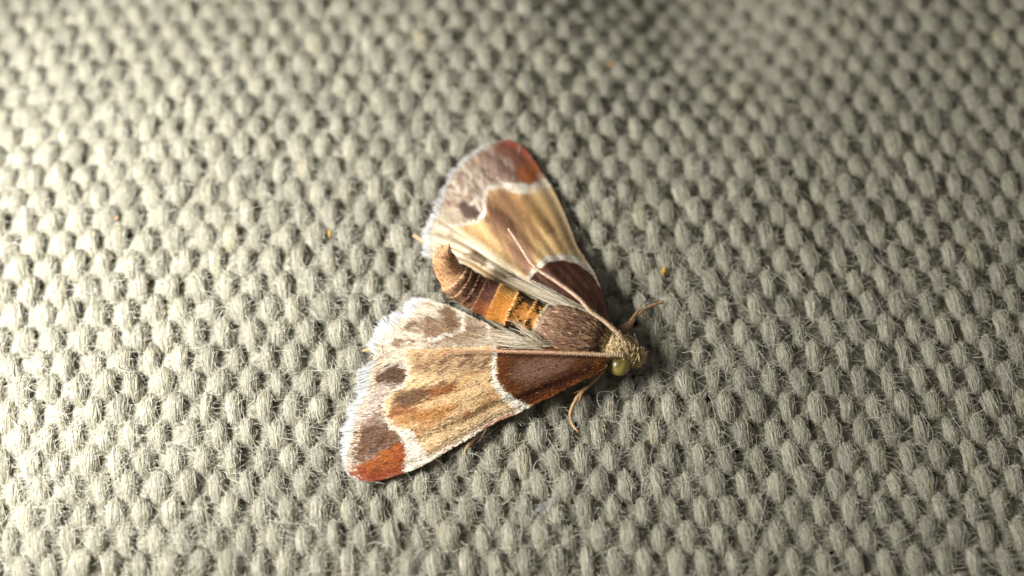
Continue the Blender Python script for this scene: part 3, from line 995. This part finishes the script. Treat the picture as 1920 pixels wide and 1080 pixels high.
def tube_hairs(name, fr, n, L, rad, col, parent, ang=.8, u0=0.02, u1=.98, thr=(-math.pi, math.pi), back=1):
    A, T, S, N, r = fr
    f = np.linspace(0, 1, len(A))
    u = R.uniform(u0, u1, n); th = R.uniform(thr[0], thr[1], n)
    g = lambda a: np.stack([np.interp(u, f, a[:, k]) for k in range(3)], -1)
    a, t, s, m = g(A), g(T), g(S), g(N); rr = np.interp(u, f, r)
    out = s * np.sin(th)[:, None] + m * np.cos(th)[:, None]
    d = out * math.sin(ang) + t * math.cos(ang) * back
    Ls = L * R.uniform(.6, 1.3, n)
    tk = np.linspace(0, 1, 3)
    P = (a + out * (rr * .92)[:, None])[:, None, :] + d[:, None, :] * (Ls[:, None] * tk)[:, :, None]
    o = strands(name, P, rad * np.array([[1, .8, .3]]) * np.ones((n, 1)), col * (.7 + .6 * R.random(n))[:, None], MAT_SCALE)
    o.parent = parent
    return o


def colgrad(a, b, p=1.0):
    return lambda u, t: a * (1 - u ** p)[..., None] + b * (u ** p)[..., None]


# lower antenna, lies back over the near forewing
pts = np.column_stack([cat(z3([(955, 490), (905, 482), (840, 484), (700, 478), (500, 470), (300, 463), (100, 458)]), z1([(840, 372), (700, 374), (560, 383)])),
                       [1.05, 1.10, 1.14, 1.20, 1.26, 1.26, 1.22, 1.16, 1.08, .99]])
o, fr = tube("antenna", pts, [.042, .046, .036, .032, .029, .026, .022, .018, .013, .007], colgrad(C(214, 186, 146), C(196, 128, 102)), MAT_LEG, "antenna lying back over the nearer forewing", n=420, ring=(72, .11))
tube_hairs("cilia", fr, 1100, .024, .0028, C(206, 170, 130), o, ang=1.0)
tube_hairs("scales", fr, 900, .03, .005, C(206, 162, 126), o, ang=.3)
# upper antenna
pts = np.column_stack([cat(z3([(955, 375), (935, 345), (900, 310), (820, 240), (720, 170)]), z2([(880, 865), (760, 775), (650, 700), (585, 605), (520, 508)])),
                       [1.08, 1.16, 1.22, 1.30, 1.36, 1.42, 1.46, 1.5, 1.55, 1.6]])
o, fr = tube("antenna", pts, [.042, .046, .036, .032, .029, .029, .027, .025, .023, .014], colgrad(C(210, 182, 144), C(232, 204, 182)), MAT_LEG, "antenna lying back over the farther forewing", n=420, ring=(72, .11))
tube_hairs("cilia", fr, 1100, .026, .0028, C(206, 170, 140), o, ang=1.0)
tube_hairs("scales", fr, 900, .03, .005, C(208, 166, 136), o, ang=.3)

# eyes
def ball(name, c, r, mat, colf, label=None, sq=(1, 1, 1)):
    u = np.linspace(0.001, math.pi - .001, 36); v = np.linspace(0, 2 * math.pi, 56, endpoint=False)
    uu, vv = np.meshgrid(u, v, indexing='ij')
    n = np.stack([np.sin(uu) * np.cos(vv), np.sin(uu) * np.sin(vv), np.cos(uu)], -1)
    P = c + n * r * np.array(sq)
    o = grid_mesh(name, P, mat, closed=True, uv=np.stack([vv, uu], -1), col=colf(n))
    adopt(o)
    if label:
        o["label"] = label
    return o


def eye_material():
    q = NT("compound_eye")
    a = q.n('ShaderNodeAttribute', attribute_name="col")
    tc = q.n('ShaderNodeTexCoord')
    vo = q.n('ShaderNodeTexVoronoi'); vo.inputs["Scale"].default_value = 42
    q.l(tc.outputs["Object"], vo.inputs["Vector"])
    bp = q.n('ShaderNodeBump'); bp.inputs["Strength"].default_value = .25; bp.inputs["Distance"].default_value = .01
    bp.invert = True
    q.l(vo.outputs["Distance"], bp.inputs["Height"]); q.l(bp.outputs[0], q.b.inputs["Normal"])
    q.l(a.outputs["Color"], q.b.inputs["Base Color"])
    q.b.inputs["Roughness"].default_value = .33
    q.b.inputs["Coat Weight"].default_value = .12
    q.b.inputs["Subsurface Weight"].default_value = .1
    q.b.inputs["Subsurface Radius"].default_value = (.06, .05, .02)
    return q.m


MAT_EYE = eye_material()


def eye_col(n):
    f = fbm(n[..., 0] * 2.2 + 4, n[..., 1] * 2.2 + n[..., 2], 3)
    c = mix(np.zeros(n.shape), C(148, 130, 46), np.ones(n.shape[:2]))
    d = np.array([-.22, -.22, .95]); d /= np.linalg.norm(d)
    c = mix(c, C(74, 66, 22), smooth(.74, .95, n @ d + .25 * f) * .85)  # pseudopupil: view-dependent dark spot painted into the eye colour
    return mix(c, C(164, 146, 64), smooth(0, .3, f) * .5)


e1 = at(1161, 685, .80); e2 = at(1175, 645, .80)
ball("eye", e1, .195, MAT_EYE, eye_col, "olive green eye on the near side of the head")
ball("eye", e2, .175, MAT_EYE, eye_col, "olive green eye on the far side of the head")

# palps in front of the head
for pl, hs in (([(1000, 500), (1035, 536), (1066, 540), (1088, 500), (1074, 466)], [.62, .58, .60, .70, .80]),
               ([(1010, 440), (1045, 470), (1075, 490), (1098, 478), (1078, 452)], [.66, .64, .66, .76, .86])):
    pts = np.column_stack([z3(pl), hs])
    o, fr = tube("palp", pts, [.06, .068, .064, .055, .03], colgrad(C(190, 152, 96), C(230, 204, 146)), MAT_LEG, n=60)
    tube_hairs("scales", fr, 420, .07, .007, C(230, 204, 150), o, ang=.55)

# legs
LEGC = colgrad(C(146, 106, 76), C(206, 170, 122))


def leg(pts, hs, rad, label, n=90, hairs=260):
    o, fr = tube("leg", np.column_stack([pts, hs]), rad, LEGC, MAT_LEG, label, n=n, ring=(11, .10))
    tube_hairs("scales", fr, hairs, .04, .005, C(200, 160, 116), o, ang=.35)
    if n > 60:
        tube_hairs("spurs", fr, 5, .15, .011, C(196, 150, 100), o, ang=.35, u0=.44, u1=.52)
        tube_hairs("claws", fr, 4, .07, .010, C(110, 70, 40), o, ang=.6, u0=.965, u1=.985)
    return o, fr


o, fr = leg(z3([(840, 540), (805, 590), (765, 640), (712, 700), (650, 762), (600, 840), (576, 915), (590, 985), (636, 1042)]),
            [.72, .68, .64, .60, .58, .54, .46, .38, .34], [.06, .066, .058, .036, .036, .030, .024, .02, .012], "near foreleg bent down onto the cloth below the head")
o, fr = leg(z3([(900, 330), (940, 300), (1000, 268), (1045, 200), (1100, 160), (1170, 126), (1250, 100)]),
            [.72, .70, .66, .60, .52, .44, .36], [.07, .074, .062, .036, .034, .03, .016], "far foreleg reaching out beside the head")
leg(z1([(800, 760), (745, 800), (712, 830), (690, 860), (672, 895)]), [.42, .42, .40, .37, .34], [.04, .04, .04, .032, .016], "leg tip showing under the front edge of the nearer wing", 50, 120)
leg(z2([(220, 640), (150, 605), (95, 575), (38, 540)]), [.42, .42, .40, .36], [.04, .045, .045, .02], "leg tip sticking out behind the farther hindwing", 50, 120)
leg(z1([(300, 380), (240, 372), (190, 366), (158, 374)]), [.40, .40, .38, .35], [.03, .03, .03, .014], "leg tip sticking out at the nearer wing margin", 40, 60)


# long fine hairs of the hindwings beside the abdomen
def long_hairs(n, roots, tips, h0, h1, parent, rad=.0034, spread=4.0, sag=0.0):
    a = R.random(n)
    r0 = spline(np.asarray(roots, float), a); r1 = spline(np.asarray(tips, float), np.clip(a + R.normal(0, .06, n), 0, 1))
    f = R.uniform(.35, 1.0, n)
    r0 = r0 + R.normal(0, spread, (n, 2)); r1 = r0 + (r1 - r0) * f[:, None] + R.normal(0, spread * 1.5, (n, 2))
    K = 6; tk = np.linspace(0, 1, K)[None, :]
    bow = R.normal(0, 3.5, (n, 1))
    X = r0[:, :1] * (1 - tk) + r1[:, :1] * tk + bow * np.sin(math.pi * tk) * .4
    Y = r0[:, 1:] * (1 - tk) + r1[:, 1:] * tk + bow * np.sin(math.pi * tk)
    Hh = h0 + (h1 - h0) * f[:, None] * tk + R.normal(0, .03, (n, 1)) + .08 * np.sin(math.pi * tk)
    P = at(X, Y, Hh)
    c = np.where(R.random((n, 1)) < .6, C(226, 214, 188)[None, :], C(170, 146, 108)[None, :]) * R.uniform(.7, 1.15, (n, 1))
    o = strands("long_hairs", P, rad * R.uniform(.7, 1.3, (n, 1)) * np.linspace(1, .5, K)[None, :], c, MAT_HAIR)
    o.parent = parent
    return o


long_hairs(130, z3([(440, 420), (330, 410), (240, 385)]), z1([(660, 340), (720, 290), (760, 225)]), 1.12, .82, HIND1)
long_hairs(26, z3([(400, 395), (320, 375)]), z3([(20, 230), (180, 210)]), 1.15, 1.18, HIND1, spread=3)
long_hairs(170, z2([(1000, 985), (930, 940), (860, 905)]), z2([(400, 745), (460, 740), (540, 745)]), 1.16, .95, HIND2)

# ------------------------------------------------------------------ small things caught in the cloth
def fleck(px, py, h, size, ang, rgb, label):
    c = at(px, py, h)
    n, m = 9, 5
    u, v = np.meshgrid(np.linspace(-1, 1, n), np.linspace(-1, 1, m), indexing='ij')
    wv = .36 * np.sqrt(np.clip(1 - u * u * .92, 0, 1)) * (1 + .3 * np.sin(5 * u))
    X = u; Y = v * wv
    Z = .25 * u * u - .3 * v * v + .1 * np.sin(4 * u + v) + .35 * u
    ca, sa = math.cos(ang), math.sin(ang)
    P = np.stack([X * ca - Y * sa, X * sa + Y * ca, Z], -1) * size
    col = np.broadcast_to(lin(rgb), P.shape) * (1 + .5 * fbm(u * 3, v * 3, 2))[..., None]
    o = grid_mesh("plant_fleck", P, MAT_LEG, uv=np.stack([u, v], -1), col=col)
    md = o.modifiers.new("thickness", 'SOLIDIFY'); md.thickness = size * .12
    o.location = c
    o["label"] = label; o["category"] = "fleck"; o["group"] = "plant flecks caught in the cloth"
    return o


fleck(1243, 511, .30, .10, 1.2, (190, 152, 52), "bright yellow fleck on the cloth right of the farther wing base")
fleck(218, 409, .30, .05, 0.3, (170, 120, 80), "tiny orange fleck in the bright cloth at far left")
fleck(618, 438, .26, .07, 1.5, (176, 140, 60), "ochre fleck between yarns left of the farther wing")
fleck(1143, 121, .0, .07, 0.4, (160, 124, 70), "blurred tan fleck in the shaded cloth behind the moth")

n = 15
root = at(1008, 962, .36)
ang = R.normal(.85, .28, n)
K = 6; tk = np.linspace(0, 1, K)[None, :]
Lh = R.uniform(.2, .62, n)[:, None]
off = R.normal(0, .05, (n, 3)) * np.array([1, 1, .3])
P = off[:, None, :] + np.stack([np.cos(ang)[:, None] * Lh * tk, np.sin(ang)[:, None] * Lh * tk, .12 * Lh * np.sin(2.2 * tk)], -1)
tuft = strands("hair_tuft", P, .0038 * (1 - .5 * tk) * np.ones((n, 1)), np.broadcast_to(lin((176, 178, 176)), (n, 3)), MAT_HAIR)
tuft.location = root
tuft["kind"] = "thing"
tuft["label"] = "wisp of fine pale hairs caught on the cloth below the moth"
tuft["category"] = "hair tuft"
